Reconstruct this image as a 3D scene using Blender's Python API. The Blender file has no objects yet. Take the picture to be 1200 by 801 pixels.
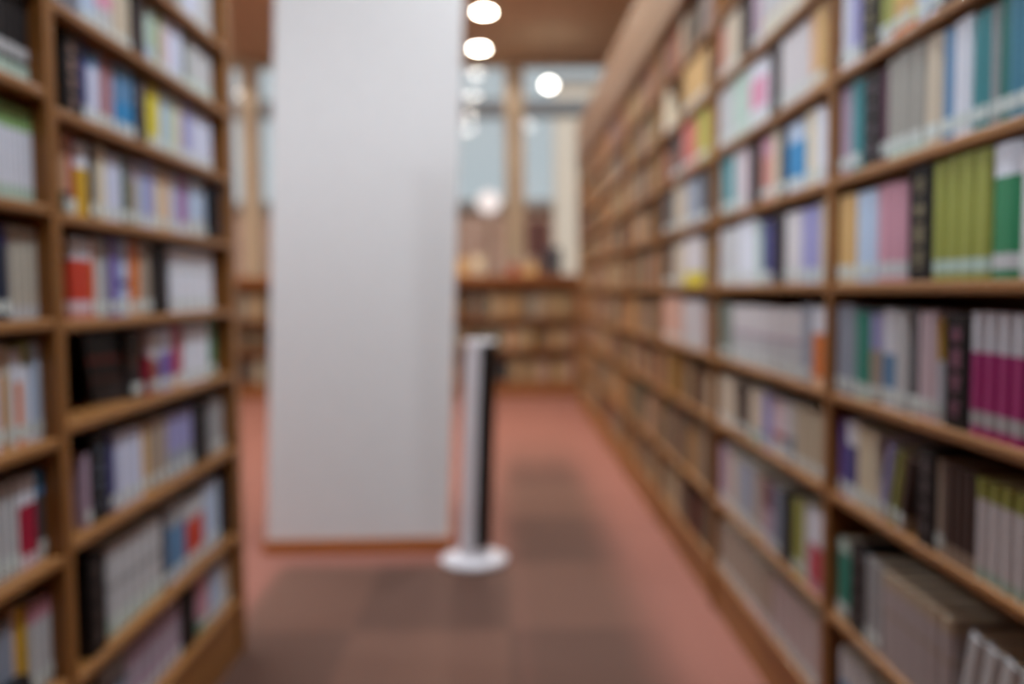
import bpy, bmesh, math, random
from mathutils import Vector, Matrix
random.seed(7)
S = bpy.context.scene
COL = S.collection
R = math.radians

# ------------------------------------------------------------------ camera
FPX = 1000.0
CAM = Vector((0, 0, 1.3))
yaw, pitch, roll = math.atan(12 / FPX), math.atan(61.5 / FPX), R(0.45)
fw = Vector((math.sin(yaw) * math.cos(pitch), math.cos(yaw) * math.cos(pitch), -math.sin(pitch)))
r0 = Vector((math.cos(yaw), -math.sin(yaw), 0))
u0 = r0.cross(fw)
rt = r0 * math.cos(roll) - u0 * math.sin(roll)
up = u0 * math.cos(roll) + r0 * math.sin(roll)
cd = bpy.data.cameras.new('camera')
cam = bpy.data.objects.new('camera', cd)
COL.objects.link(cam)
m = Matrix((rt, up, -fw)).transposed().to_4x4()
m.translation = CAM
cam.matrix_world = m
cd.sensor_width = 36
cd.lens = 36 * FPX / 1200
cd.clip_start = 0.02
cd.dof.use_dof = True
cd.dof.focus_distance = 0.62
cd.dof.aperture_fstop = 1.95
cd.dof.aperture_blades = 0
S.camera = cam


def project(p):
    d = Vector(p) - CAM
    z = d.dot(fw)
    return 600 + FPX * d.dot(rt) / z, 400.5 - FPX * d.dot(up) / z


def y_at(px, x, z):
    """depth along the aisle at which a point of the plane x, height z shows at column px"""
    lo, hi = 0.35, 40.0
    for _ in range(60):
        mid = (lo + hi) / 2
        q = project((x, mid, z))[0]
        if (q < px) == (x < 0):
            lo = mid
        else:
            hi = mid
    return (lo + hi) / 2


# ------------------------------------------------------------------ materials
def lin(c):
    return tuple(((v / 255) / 12.92 if v <= 10 else (((v / 255) + 0.055) / 1.055) ** 2.4) for v in c) + (1.0,)


MATS = {}


def new_mat(name):
    mt = bpy.data.materials.new(name)
    mt.use_nodes = True
    nt = mt.node_tree
    b = nt.nodes['Principled BSDF']
    return mt, nt, b


def N(nt, t, **kw):
    n = nt.nodes.new(t)
    for k, v in kw.items():
        if k in n.inputs:
            n.inputs[k].default_value = v
        else:
            setattr(n, k, v)
    return n


def paper(rgb, rough=0.5, mark=0.10):
    """cover stock: a plain colour with faint printed speckle"""
    key = ('paper', rgb, rough)
    if key in MATS:
        return MATS[key]
    mt, nt, b = new_mat('cover_stock_%d_%d_%d' % rgb)
    tc = N(nt, 'ShaderNodeTexCoord')
    mp = N(nt, 'ShaderNodeMapping')
    mp.inputs['Scale'].default_value = (1, 300, 120)
    nz = N(nt, 'ShaderNodeTexNoise', Scale=1.0, Detail=2.0)
    rp = N(nt, 'ShaderNodeValToRGB')
    c = lin(rgb)
    lum = 0.3 * c[0] + 0.6 * c[1] + 0.1 * c[2]
    k = (1 - 2.2 * mark) if lum > 0.12 else 1.0 + 2.5 * mark
    rp.color_ramp.elements[0].position = 0.36
    rp.color_ramp.elements[0].color = (c[0] * k, c[1] * k, c[2] * k, 1)
    rp.color_ramp.elements[1].position = 0.5
    rp.color_ramp.elements[1].color = c
    nt.links.new(tc.outputs['Object'], mp.inputs['Vector'])
    nt.links.new(mp.outputs[0], nz.inputs['Vector'])
    nt.links.new(nz.outputs['Fac'], rp.inputs['Fac'])
    nt.links.new(rp.outputs['Color'], b.inputs['Base Color'])
    b.inputs['Roughness'].default_value = rough
    MATS[key] = mt
    return mt


def plain(name, rgb, rough=0.5, var=0.06, scale=8.0, metallic=0.0):
    key = ('plain', name)
    if key in MATS:
        return MATS[key]
    mt, nt, b = new_mat(name)
    tc = N(nt, 'ShaderNodeTexCoord')
    nz = N(nt, 'ShaderNodeTexNoise', Scale=scale, Detail=4.0)
    rp = N(nt, 'ShaderNodeValToRGB')
    c = lin(rgb)
    rp.color_ramp.elements[0].position = 0.3
    rp.color_ramp.elements[0].color = tuple(v * (1 - var) for v in c[:3]) + (1,)
    rp.color_ramp.elements[1].position = 0.7
    rp.color_ramp.elements[1].color = tuple(min(1, v * (1 + var)) for v in c[:3]) + (1,)
    nt.links.new(tc.outputs['Object'], nz.inputs['Vector'])
    nt.links.new(nz.outputs['Fac'], rp.inputs['Fac'])
    nt.links.new(rp.outputs['Color'], b.inputs['Base Color'])
    b.inputs['Roughness'].default_value = rough
    b.inputs['Metallic'].default_value = metallic
    MATS[key] = mt
    return mt


def wood(name, rgb, stretch=(1, 1, 14), rough=0.45, dark=0.72):
    mt, nt, b = new_mat(name)
    tc = N(nt, 'ShaderNodeTexCoord')
    mp = N(nt, 'ShaderNodeMapping')
    mp.inputs['Scale'].default_value = stretch
    nz = N(nt, 'ShaderNodeTexNoise', Scale=3.0, Detail=6.0, Roughness=0.6)
    rp = N(nt, 'ShaderNodeValToRGB')
    c = lin(rgb)
    rp.color_ramp.elements[0].position = 0.32
    rp.color_ramp.elements[0].color = tuple(v * dark for v in c[:3]) + (1,)
    rp.color_ramp.elements[1].position = 0.68
    rp.color_ramp.elements[1].color = c
    bp = N(nt, 'ShaderNodeBump', Strength=0.08, Distance=0.002)
    nt.links.new(tc.outputs['Object'], mp.inputs['Vector'])
    nt.links.new(mp.outputs[0], nz.inputs['Vector'])
    nt.links.new(nz.outputs['Fac'], rp.inputs['Fac'])
    nt.links.new(rp.outputs['Color'], b.inputs['Base Color'])
    nt.links.new(nz.outputs['Fac'], bp.inputs['Height'])
    nt.links.new(bp.outputs[0], b.inputs['Normal'])
    b.inputs['Roughness'].default_value = rough
    return mt


def emit(name, rgb, strength):
    mt = bpy.data.materials.new(name)
    mt.use_nodes = True
    nt = mt.node_tree
    nt.nodes.clear()
    e = nt.nodes.new('ShaderNodeEmission')
    e.inputs[0].default_value = rgb + (1,)
    e.inputs[1].default_value = strength
    o = nt.nodes.new('ShaderNodeOutputMaterial')
    nt.links.new(e.outputs[0], o.inputs[0])
    return mt


def glass_mat():
    mt = bpy.data.materials.new('window_glass')
    mt.use_nodes = True
    nt = mt.node_tree
    nt.nodes.clear()
    fr = N(nt, 'ShaderNodeFresnel', IOR=1.5)
    ml = N(nt, 'ShaderNodeMath', operation='MULTIPLY')
    ml.inputs[1].default_value = 1.3
    tr = N(nt, 'ShaderNodeBsdfTransparent', Color=(0.97, 0.97, 0.97, 1))
    gl = N(nt, 'ShaderNodeBsdfGlossy', Roughness=0.0)
    mx = N(nt, 'ShaderNodeMixShader')
    o = N(nt, 'ShaderNodeOutputMaterial')
    nt.links.new(fr.outputs[0], ml.inputs[0])
    nt.links.new(ml.outputs[0], mx.inputs[0])
    nt.links.new(tr.outputs[0], mx.inputs[1])
    nt.links.new(gl.outputs[0], mx.inputs[2])
    nt.links.new(mx.outputs[0], o.inputs[0])
    return mt


W_CASE_H = wood('oak_board_along', (160, 107, 52), (14, 1, 14))
W_CASE_V = wood('oak_board_upright', (152, 99, 44), (14, 14, 1))
W_CORN = wood('oak_cornice', (128, 92, 60), (14, 1, 14))
W_BACK = wood('oak_back_board', (142, 93, 44), (2, 10, 1))
W_FAR = wood('red_oak', (150, 92, 44), (1, 14, 14))
W_MULL = wood('pale_mullion_wood', (190, 172, 148), (14, 14, 1), 0.5, 0.88)
W_SKIRT = wood('skirting_wood', (184, 104, 34), (1, 14, 14))
M_PAGES = plain('page_edges', (214, 203, 180), 0.8, 0.08, 60)
M_LABEL = plain('label_film', (206, 214, 208), 0.3, 0.10, 90)
M_DIV = plain('black_divider_board', (26, 22, 22), 0.55, 0.15, 30)
M_PLASTER = plain('white_wall_paper', (222, 220, 217), 0.85, 0.03, 40)
M_CREAM = plain('cream_plaster', (226, 214, 200), 0.85, 0.04, 6)
M_WHITEP = plain('white_plastic', (226, 222, 224), 0.35, 0.02, 10)
M_BLACKP = plain('black_plastic', (16, 15, 16), 0.4, 0.1, 20)
M_STEEL = plain('dark_pin_metal', (70, 66, 62), 0.35, 0.05, 10, 0.8)


M_DIV.node_tree.nodes['Principled BSDF'].inputs['Specular IOR Level'].default_value = 0.2


# ------------------------------------------------------------------ mesh helpers
def add_box(bm, x0, y0, z0, x1, y1, z1, mi=0):
    vs = [bm.verts.new(c) for c in ((x0, y0, z0), (x1, y0, z0), (x1, y1, z0), (x0, y1, z0),
                                    (x0, y0, z1), (x1, y0, z1), (x1, y1, z1), (x0, y1, z1))]
    fs = []
    for q in ((0, 3, 2, 1), (4, 5, 6, 7), (0, 1, 5, 4), (1, 2, 6, 5), (2, 3, 7, 6), (3, 0, 4, 7)):
        f = bm.faces.new([vs[i] for i in q])
        f.material_index = mi
        fs.append(f)
    return fs


def obj(name, bm, mats, parent=None, loc=None, bevel=0.0, smooth=False, segs=2):
    bmesh.ops.recalc_face_normals(bm, faces=bm.faces)
    me = bpy.data.meshes.new(name)
    bm.to_mesh(me)
    bm.free()
    for mt in (mats if isinstance(mats, (list, tuple)) else [mats]):
        me.materials.append(mt)
    if smooth:
        for p in me.polygons:
            p.use_smooth = True
    o = bpy.data.objects.new(name, me)
    COL.objects.link(o)
    if parent:
        o.parent = parent
    if loc is not None:
        o.location = loc
    if bevel:
        b = o.modifiers.new('edge', 'BEVEL')
        b.width = bevel
        b.segments = segs
        b.limit_method = 'ANGLE'
    return o


def box_obj(name, a, b, mats, parent=None, bevel=0.0):
    bm = bmesh.new()
    add_box(bm, min(a[0], b[0]), min(a[1], b[1]), min(a[2], b[2]), max(a[0], b[0]), max(a[1], b[1]), max(a[2], b[2]))
    return obj(name, bm, mats, parent, bevel=bevel)


def empty(name, loc, rz=0):
    o = bpy.data.objects.new(name, None)
    COL.objects.link(o)
    o.location = loc
    o.rotation_euler = (0, 0, rz)
    return o


LABELS = {}


def tag(o, label=None, cat=None, group=None, kind=None):
    if label:
        n = len(label.split())
        if not 4 <= n <= 16:
            print('LABEL LENGTH', n, label)
        if label in LABELS:
            print('LABEL TWICE', label)
        LABELS[label] = o
        o['label'] = label
    if cat:
        o['category'] = cat
    if group:
        o['group'] = group
    if kind:
        o['kind'] = kind
    return o


def lathe(bm, prof, cx=0, cy=0, seg=48, sx=1.0, sy=1.0, mi=0):
    rings = []
    for r, z in prof:
        if r <= 1e-6:
            rings.append([bm.verts.new((cx, cy, z))])
        else:
            rings.append([bm.verts.new((cx + sx * r * math.cos(2 * math.pi * i / seg), cy + sy * r * math.sin(2 * math.pi * i / seg), z)) for i in range(seg)])
    for a, b in zip(rings, rings[1:]):
        for i in range(seg):
            j = (i + 1) % seg
            q = [a[i % len(a)], a[j % len(a)], b[j % len(b)], b[i % len(b)]]
            q = list(dict.fromkeys(q))
            if len(q) >= 3:
                f = bm.faces.new(q)
                f.material_index = mi


# ------------------------------------------------------------------ the room
H = 4.165
BY = R(3.63)                   # the building stands a little turned against the bookcases


def bpt(a, b):                 # building coordinates: a across, b along, seen from the camera foot
    return Vector((a * math.cos(BY) - b * math.sin(BY), a * math.sin(BY) + b * math.cos(BY), 0))


def floor_mat():
    mt, nt, b = new_mat('carpet_tiles')
    tc = N(nt, 'ShaderNodeTexCoord')
    sp = N(nt, 'ShaderNodeSeparateXYZ')
    nt.links.new(tc.outputs['Object'], sp.inputs[0])
    ck = N(nt, 'ShaderNodeTexChecker', Scale=1.0)
    mp = N(nt, 'ShaderNodeMapping')
    mp.inputs['Scale'].default_value = (1 / 0.6, 1 / 0.8, 1)
    mp.inputs['Location'].default_value = (-0.02 / 0.6 + 0.001, 0.0012, 0.5)
    nt.links.new(tc.outputs['Object'], mp.inputs[0])
    nt.links.new(mp.outputs[0], ck.inputs['Vector'])
    ck.inputs['Color1'].default_value = lin((91, 62, 49))
    ck.inputs['Color2'].default_value = lin((105, 72, 57))

    def band(axis, lo, hi, soft=0.06):
        m1 = N(nt, 'ShaderNodeMapRange', interpolation_type='SMOOTHSTEP')
        m1.inputs['From Min'].default_value = lo - soft
        m1.inputs['From Max'].default_value = lo + soft
        m2 = N(nt, 'ShaderNodeMapRange', interpolation_type='SMOOTHSTEP')
        m2.inputs['From Min'].default_value = hi - soft
        m2.inputs['From Max'].default_value = hi + soft
        m2.inputs['To Min'].default_value = 1
        m2.inputs['To Max'].default_value = 0
        nt.links.new(sp.outputs[axis], m1.inputs['Value'])
        nt.links.new(sp.outputs[axis], m2.inputs['Value'])
        mu = N(nt, 'ShaderNodeMath', operation='MULTIPLY')
        nt.links.new(m1.outputs[0], mu.inputs[0])
        nt.links.new(m2.outputs[0], mu.inputs[1])
        return mu

    aisle = band('X', -0.02, 0.56, 0.16)
    aisle_y = band('Y', -9, 6.6, 1.4)
    a = N(nt, 'ShaderNodeMath', operation='MULTIPLY')
    nt.links.new(aisle.outputs[0], a.inputs[0])
    nt.links.new(aisle_y.outputs[0], a.inputs[1])
    wide = band('X', -1.05, 0.1)
    wide_y = band('Y', -9, 3.98, 0.06)
    w = N(nt, 'ShaderNodeMath', operation='MULTIPLY')
    nt.links.new(wide.outputs[0], w.inputs[0])
    nt.links.new(wide_y.outputs[0], w.inputs[1])
    mxm = N(nt, 'ShaderNodeMath', operation='MAXIMUM')
    nt.links.new(a.outputs[0], mxm.inputs[0])
    nt.links.new(w.outputs[0], mxm.inputs[1])
    mix = N(nt, 'ShaderNodeMix', data_type='RGBA')
    nt.links.new(mxm.outputs[0], mix.inputs['Factor'])
    mix.inputs['A'].default_value = lin((147, 94, 79))
    nt.links.new(ck.outputs['Color'], mix.inputs['B'])
    nz = N(nt, 'ShaderNodeTexNoise', Scale=60.0, Detail=3.0)
    nt.links.new(tc.outputs['Object'], nz.inputs['Vector'])
    mr = N(nt, 'ShaderNodeMapRange')
    mr.inputs['To Min'].default_value = 0.82
    mr.inputs['To Max'].default_value = 1.15
    nt.links.new(nz.outputs['Fac'], mr.inputs['Value'])
    m3 = N(nt, 'ShaderNodeMix', data_type='RGBA', blend_type='MULTIPLY')
    m3.inputs['Factor'].default_value = 1
    nt.links.new(mix.outputs['Result'], m3.inputs['A'])
    nt.links.new(mr.outputs[0], m3.inputs['B'])
    nt.links.new(m3.outputs['Result'], b.inputs['Base Color'])
    bp = N(nt, 'ShaderNodeBump', Strength=0.3, Distance=0.004)
    nz2 = N(nt, 'ShaderNodeTexNoise', Scale=400.0)
    nt.links.new(tc.outputs['Object'], nz2.inputs['Vector'])
    nt.links.new(nz2.outputs['Fac'], bp.inputs['Height'])
    nt.links.new(bp.outputs[0], b.inputs['Normal'])
    b.inputs['Roughness'].default_value = 0.95
    return mt


tag(box_obj('floor', (-6.3, -8, -0.1), (1.6, 11.8, 0), floor_mat()), kind='structure')


def ceil_mat():
    mt, nt, b = new_mat('ceiling_boards')
    tc = N(nt, 'ShaderNodeTexCoord')
    wv = N(nt, 'ShaderNodeTexWave', Scale=1.6, Distortion=0.0, wave_profile='SAW')
    nt.links.new(tc.outputs['Object'], wv.inputs['Vector'])
    rp = N(nt, 'ShaderNodeValToRGB')
    rp.color_ramp.elements[0].position = 0.03
    rp.color_ramp.elements[0].color = lin((170, 150, 122))
    rp.color_ramp.elements[1].position = 0.08
    rp.color_ramp.elements[1].color = lin((214, 192, 160))
    nt.links.new(wv.outputs['Fac'], rp.inputs['Fac'])
    nt.links.new(rp.outputs['Color'], b.inputs['Base Color'])
    b.inputs['Roughness'].default_value = 0.7
    return mt


tag(box_obj('ceiling', (-6.3, -8, H), (1.6, 11.3, H + 0.15), ceil_mat()), kind='structure')
W_PANEL = wood('dark_wood_panel', (112, 88, 70), (10, 10, 1), 0.6, 0.85)
tag(box_obj('wall_right', (1.50, -8, 0), (1.6, 11.6, H), wood('wall_wood_panel', (142, 112, 90), (1, 1, 10), 0.6, 0.85)), kind='structure')
tag(box_obj('wall_front', (-6.3, -8.15, 0), (1.34, -8, H), W_PANEL), kind='structure')
tag(box_obj('wall_left', (-6.3, -8, 0), (-6.15, 11.0, H), W_PANEL), kind='structure')

GB = 10.93                     # the window wall, in building coordinates


def building_box(name, a0, a1, b0, b1, z0, z1, mat, parent=None, bevel=0.0):
    bm = bmesh.new()
    add_box(bm, a0, b0, z0, a1, b1, z1)
    o = obj(name, bm, mat, parent, bevel=bevel)
    if parent is None:
        o.rotation_euler = (0, 0, BY)
    return o


# solid cream end of the window wall, low wall below the panes
tag(building_box('wall_back', 2.14, 2.24, GB - 0.06, GB + 0.15, 0, H - 0.01, M_CREAM), kind='structure')
tag(building_box('trim_1', -5.4, 2.14, GB - 0.05, GB + 0.1, 0, 0.62, M_CREAM), kind='structure')
GLASS = glass_mat()
MULLS = [(-5.9, 0.2), (-2.40, 0.2), (0.875, 0.23)]
for k, (a, w) in enumerate(MULLS[1:]):
    tag(building_box('trim_%d' % (k + 2), a - w / 2, a + w / 2, GB - 0.10, GB + 0.12, 0.62, H, W_MULL, bevel=0.004), kind='structure')
spans = [(-5.5, -2.50), (-2.30, 0.76), (0.99, 2.14)]
for k, (a0, a1) in enumerate(spans):
    w = building_box('window_%d' % (k + 1), a0, a1, GB - 0.006, GB + 0.006, 0.70, H - 0.04, GLASS)
    tag(w, kind='structure')
    bm = bmesh.new()
    t = 0.04
    for q in ((a0, a1, 0.62, 0.70), (a0, a1, H - 0.04, H)):
        add_box(bm, q[0], GB - 0.03, q[2], q[1], GB + 0.03, q[3])
    obj('window_frame', bm, W_MULL, w)

# the column with its skirting
cz = 4.25
ang = R(3.4)
xl, xr = -1.195, -0.268
cw = 0.905
column = empty('column', (0, 0, 0))
SH = math.tan(R(2.25))


def column_part(name, w, z0, z1, mat, grow, bevel):
    bm = bmesh.new()
    add_box(bm, -grow, -grow, z0, w + grow, w + grow, z1)
    for v in bm.verts:
        x, y = v.co.x, v.co.y
        v.co.x = -1.163 + x * math.cos(ang) - y * math.sin(ang) + SH * (v.co.z - 1.3) * 1.0 + 0.035
        v.co.y = 4.18 + x * math.sin(ang) * 0.35 + y * math.cos(ang)
    return obj(name, bm, mat, column, bevel=bevel)


column_part('plaster_shaft', cw, 0.0, H, M_PLASTER, 0, 0.012)
column_part('skirting_board', cw, 0.0, 0.068, W_SKIRT, 0.012, 0.004)
tag(column, kind='structure')

# ------------------------------------------------------------------ bookcases
DR, DL = 0.844, 0.942          # fronts of the long cases, off the camera's line
TH = 0.025
DEPTH = 0.30


def case_bay(name, side, y0, y1, zs, ztop, label, header=None, end_near=0.02, end_far=0.02, kick=None, group=None):
    """one bay: two uprights, shelf boards, back, plinth and cornice; zs are the heights of the boards' middles, lowest first"""
    d = DR if side > 0 else DL
    xf, xb = side * d, side * (d + DEPTH)
    root = empty(name, (side * (d + DEPTH / 2), (y0 + y1) / 2, 0))
    tag(root, label, 'bookcase', group)
    off = -root.location

    def P(nm, a, b, mt, bev=0.0):
        bm = bmesh.new()
        lo = [min(a[i], b[i]) + off[i] for i in range(3)]
        hi = [max(a[i], b[i]) + off[i] for i in range(3)]
        add_box(bm, *lo, *hi)
        return obj(nm, bm, mt, root, bevel=bev)

    P('side_panel', (xf, y0, 0), (xb, y0 + end_near, ztop), W_CASE_V, 0.004)
    P('side_panel', (xf, y1 - end_far, 0), (xb, y1, ztop), W_CASE_V, 0.004)
    P('back_panel', (xb - side * 0.012, y0 + end_near, zs[0] - 0.01), (xb, y1 - end_far, ztop), W_BACK)
    for z in zs:
        P('shelf', (xf + side * 0.001, y0 + end_near, z - TH / 2), (xb - side * 0.012, y1 - end_far, z + TH / 2), W_CASE_H, 0.006)
    P('top_board', (xf + side * 0.001, y0 + end_near, ztop - TH), (xb - side * 0.012, y1 - end_far, ztop), W_CASE_H, 0.004)
    P('plinth', (xf + side * 0.012, y0 + end_near, 0), (xf + side * 0.03, y1 - end_far, zs[0] - TH / 2), W_CASE_H)
    if header:
        P('cornice', (xf - side * 0.012, y0, ztop), (xb, y1, header), W_CORN, 0.004)
    return root


RZ = [0.177, 0.447, 0.762, 1.018, 1.298, 1.565, 1.822, 2.080, 2.335]
RY = [0.98] + [2.198 + 1.2 * k for k in range(7)]

nth = ['nearest', 'second', 'third', 'fourth', 'fifth', 'sixth', 'farthest']
for k in range(7):
    case_bay('bookcase', 1, RY[k], RY[k + 1] , RZ, 2.615,
             '%s bay of the tall oak bookcase along the right side of the aisle' % nth[k],
             header=3.05, group='bays of the long right bookcase')

LZ = [0.193, 0.433, 0.7395, 1.003, 1.2265, 1.462, 1.686, 1.912, 2.129, 2.35]
NZ = [0.193, 0.455, 0.726, 0.980, 1.234, 1.472, 1.713, 1.94, 2.16, 2.37]
LY0, LY1 = 1.835, 3.06
case_bay('bookcase', -1, 0.70, LY0 - 0.0, NZ, 2.62, 'oak bookcase bay cut off by the left edge of the picture', group='bays of the left bookcase')
case_bay('bookcase', -1, LY0, LY1, LZ, 2.62, 'left oak bookcase bay ending beside the white column', end_far=0.06, group='bays of the left bookcase')

# ------------------------------------------------------------------ books
C = {
    'soft white': (220, 214, 214), 'white': (228, 230, 238), 'lavender white': (214, 218, 238), 'pale blue': (188, 206, 228), 'pale green': (190, 212, 198),
    'grey': (166, 166, 166), 'pale grey': (200, 200, 200), 'beige': (206, 190, 166), 'taupe': (170, 152, 134), 'cream': (226, 212, 182),
    'pink': (224, 150, 178), 'dusty pink': (204, 148, 162), 'salmon': (206, 140, 128), 'red': (206, 62, 36), 'dark red': (150, 40, 48),
    'crimson': (176, 30, 62), 'orange': (222, 120, 44), 'tan': (214, 172, 110), 'yellow': (222, 204, 50), 'ochre': (206, 160, 20),
    'olive': (156, 160, 72), 'green': (40, 130, 84), 'teal': (58, 140, 146), 'sea green': (30, 136, 116), 'blue': (40, 140, 196),
    'steel blue': (92, 140, 180), 'dark blue': (58, 62, 120), 'navy': (34, 44, 66), 'purple': (112, 92, 168), 'lavender': (158, 156, 204),
    'mauve': (178, 154, 172), 'magenta': (186, 48, 128), 'brown': (132, 88, 68), 'dark brown': (70, 52, 46), 'black': (28, 26, 28),
    'charcoal': (66, 66, 70), 'grey green': (122, 136, 126), 'grey blue': (156, 164, 178), 'peach': (230, 186, 150), 'blue grey': (122, 140, 156),
    'pale pink': (222, 200, 206), 'plum': (96, 44, 72), 'red brown': (172, 84, 62), 'dark green': (70, 92, 78),
}
ORD = ['first', 'second', 'third', 'fourth', 'fifth', 'sixth', 'seventh', 'eighth', 'ninth', 'tenth', 'eleventh', 'twelfth', 'thirteenth', 'fourteenth', 'fifteenth', 'sixteenth']
NUM = ['zero', 'one', 'two', 'three', 'four', 'five', 'six', 'seven', 'eight', 'nine', 'ten', 'eleven', 'twelve', 'thirteen', 'fourteen']


def book_mesh(w, h, d, bands):
    """cover: two boards and a rounded spine; bands = [(top fraction of the height, material slot)...] lowest first"""
    bm = bmesh.new()
    t = min(0.0022, w * 0.18)
    bul = min(0.0035, w * 0.2)
    outer = [(d, -w / 2), (0.0035, -w / 2), (0.0, -w / 2 + 0.12 * w), (-bul, -w * 0.2), (-bul, w * 0.2), (0.0, w / 2 - 0.12 * w), (0.0035, w / 2), (d, w / 2)]
    inner = [(d, -w / 2 + t), (0.004, -w / 2 + t), (0.003, 0), (0.004, w / 2 - t), (d, w / 2 - t)]
    zs = [0.0] + [b[0] * h for b in bands]
    lo_o = [[bm.verts.new((x, y, z)) for x, y in outer] for z in zs]
    for k in range(len(zs) - 1):
        for i in range(len(outer) - 1):
            f = bm.faces.new((lo_o[k][i], lo_o[k][i + 1], lo_o[k + 1][i + 1], lo_o[k + 1][i]))
            f.material_index = bands[k][1]
    bi = [bm.verts.new((x, y, 0)) for x, y in inner]
    ti = [bm.verts.new((x, y, h)) for x, y in inner]
    for i in range(4):
        f = bm.faces.new((bi[i], ti[i], ti[i + 1], bi[i + 1]))
    for ring, inn, mi in ((lo_o[0], bi, bands[0][1]), (lo_o[-1], ti, bands[-1][1])):
        for q in ([ring[0], ring[1], inn[1], inn[0]], [ring[1], ring[2], ring[3], inn[2], inn[1]], [ring[3], ring[4], inn[2]],
                  [ring[4], ring[5], ring[6], inn[3], inn[2]], [ring[6], ring[7], inn[4], inn[3]]):
            f = bm.faces.new(q)
            f.material_index = mi
    for a, b_, c_, d_ in ((lo_o[0][0], bi[0], ti[0], lo_o[-1][0]), (lo_o[0][-1], bi[-1], ti[-1], lo_o[-1][-1])):
        pass
    return bm, t


def make_book(w, h, d, cols, label, loc, face, lean=0.0, spine_label=True, group=None, look=None):
    """face: +1 spine looks to -x (right case), -1 spine looks to +x; cols = [(rgb, top fraction)] lowest band first"""
    mats, bands = [], []
    for rgb, top in cols:
        mt = paper(rgb, 0.42)
        if mt not in mats:
            mats.append(mt)
        bands.append((top, mats.index(mt)))
    bm, t = book_mesh(w, h, d, bands)
    o = obj('book', bm, mats)
    bmp = bmesh.new()
    add_box(bmp, 0.0045, -w / 2 + t + 0.0002, 0.003, d - 0.003, w / 2 - t - 0.0002, h - 0.003)
    obj('page_block', bmp, M_PAGES, o)
    if spine_label and w > 0.009:
        bul = min(0.0035, w * 0.2)
        bml = bmesh.new()
        add_box(bml, -bul - 0.0006, -w * 0.36, 0.07 * h, -bul * 0.3, w * 0.36, 0.07 * h + min(0.026, 0.14 * h))
        obj('spine_label', bml, M_LABEL, o)
    o.location = loc
    o.rotation_euler = (lean * face, 0, 0 if face > 0 else math.pi)
    tag(o, label, 'book', group)
    return o


GLYPHS = [
    [(0, .9, 1, .9), (.5, 0, .5, 1), (.1, .5, .9, .5), (.2, 0, .8, 0)],
    [(0, .8, 1, .8), (.2, 0, .2, .8), (.8, 0, .8, .8), (.2, .4, .8, .4), (.2, 0, .8, 0)],
    [(.5, .1, .5, 1), (0, .6, 1, .6), (.15, .0, .15, .4), (.85, 0, .85, .4), (.15, .05, .85, .05)],
    [(0, 1, 1, 1), (.1, .65, .9, .65), (.1, .3, .9, .3), (.5, 0, .5, 1), (0, 0, 1, 0)],
]
DIV_N = [1]


def make_divider(w, h, loc, face, label, tone=(120, 98, 94), lean=0.0, d=0.16, top_gap=0.06):
    bm = bmesh.new()
    add_box(bm, 0, -w / 2, 0, d, w / 2, h)
    o = obj('index_divider', bm, M_DIV, bevel=0.0015)
    bg = bmesh.new()
    cell = h * (0.92 - top_gap) / 4
    gs = min(w * 0.6, cell * 0.56)
    for k in range(4):
        z0 = h * (1 - top_gap) - cell * (k + 1) + (cell - gs) / 2
        g = GLYPHS[(k + DIV_N[0]) % 4]
        s = gs * 0.12
        for x0, y0, x1, y1 in g:
            a0, a1 = sorted((-gs / 2 + x0 * gs, -gs / 2 + x1 * gs))
            b0, b1 = sorted((z0 + y0 * gs, z0 + y1 * gs))
            add_box(bg, -0.0008, a0 - s, b0 - s, 0.0004, a1 + s, b1 + s)
    DIV_N[0] += 1
    tone = tuple(min(255, int(v * 1.15)) for v in tone)
    obj('lettering', bg, plain('divider_print_%d_%d_%d' % tone, tone, 0.6, 0.05), o)
    o.location = loc
    o.rotation_euler = (lean * face, 0, 0 if face > 0 else math.pi)
    tag(o, label, 'divider', 'black index dividers between the books')
    return o


BOOKS = [0]
QUEUE = []


def cols_of(c):
    """'white' or [('white', .4), ('red', 1)] lowest band first"""
    if isinstance(c, str):
        return [(C[c], 1.0)]
    return [(C[a] if isinstance(a, str) else a, f) for a, f in c]


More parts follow.
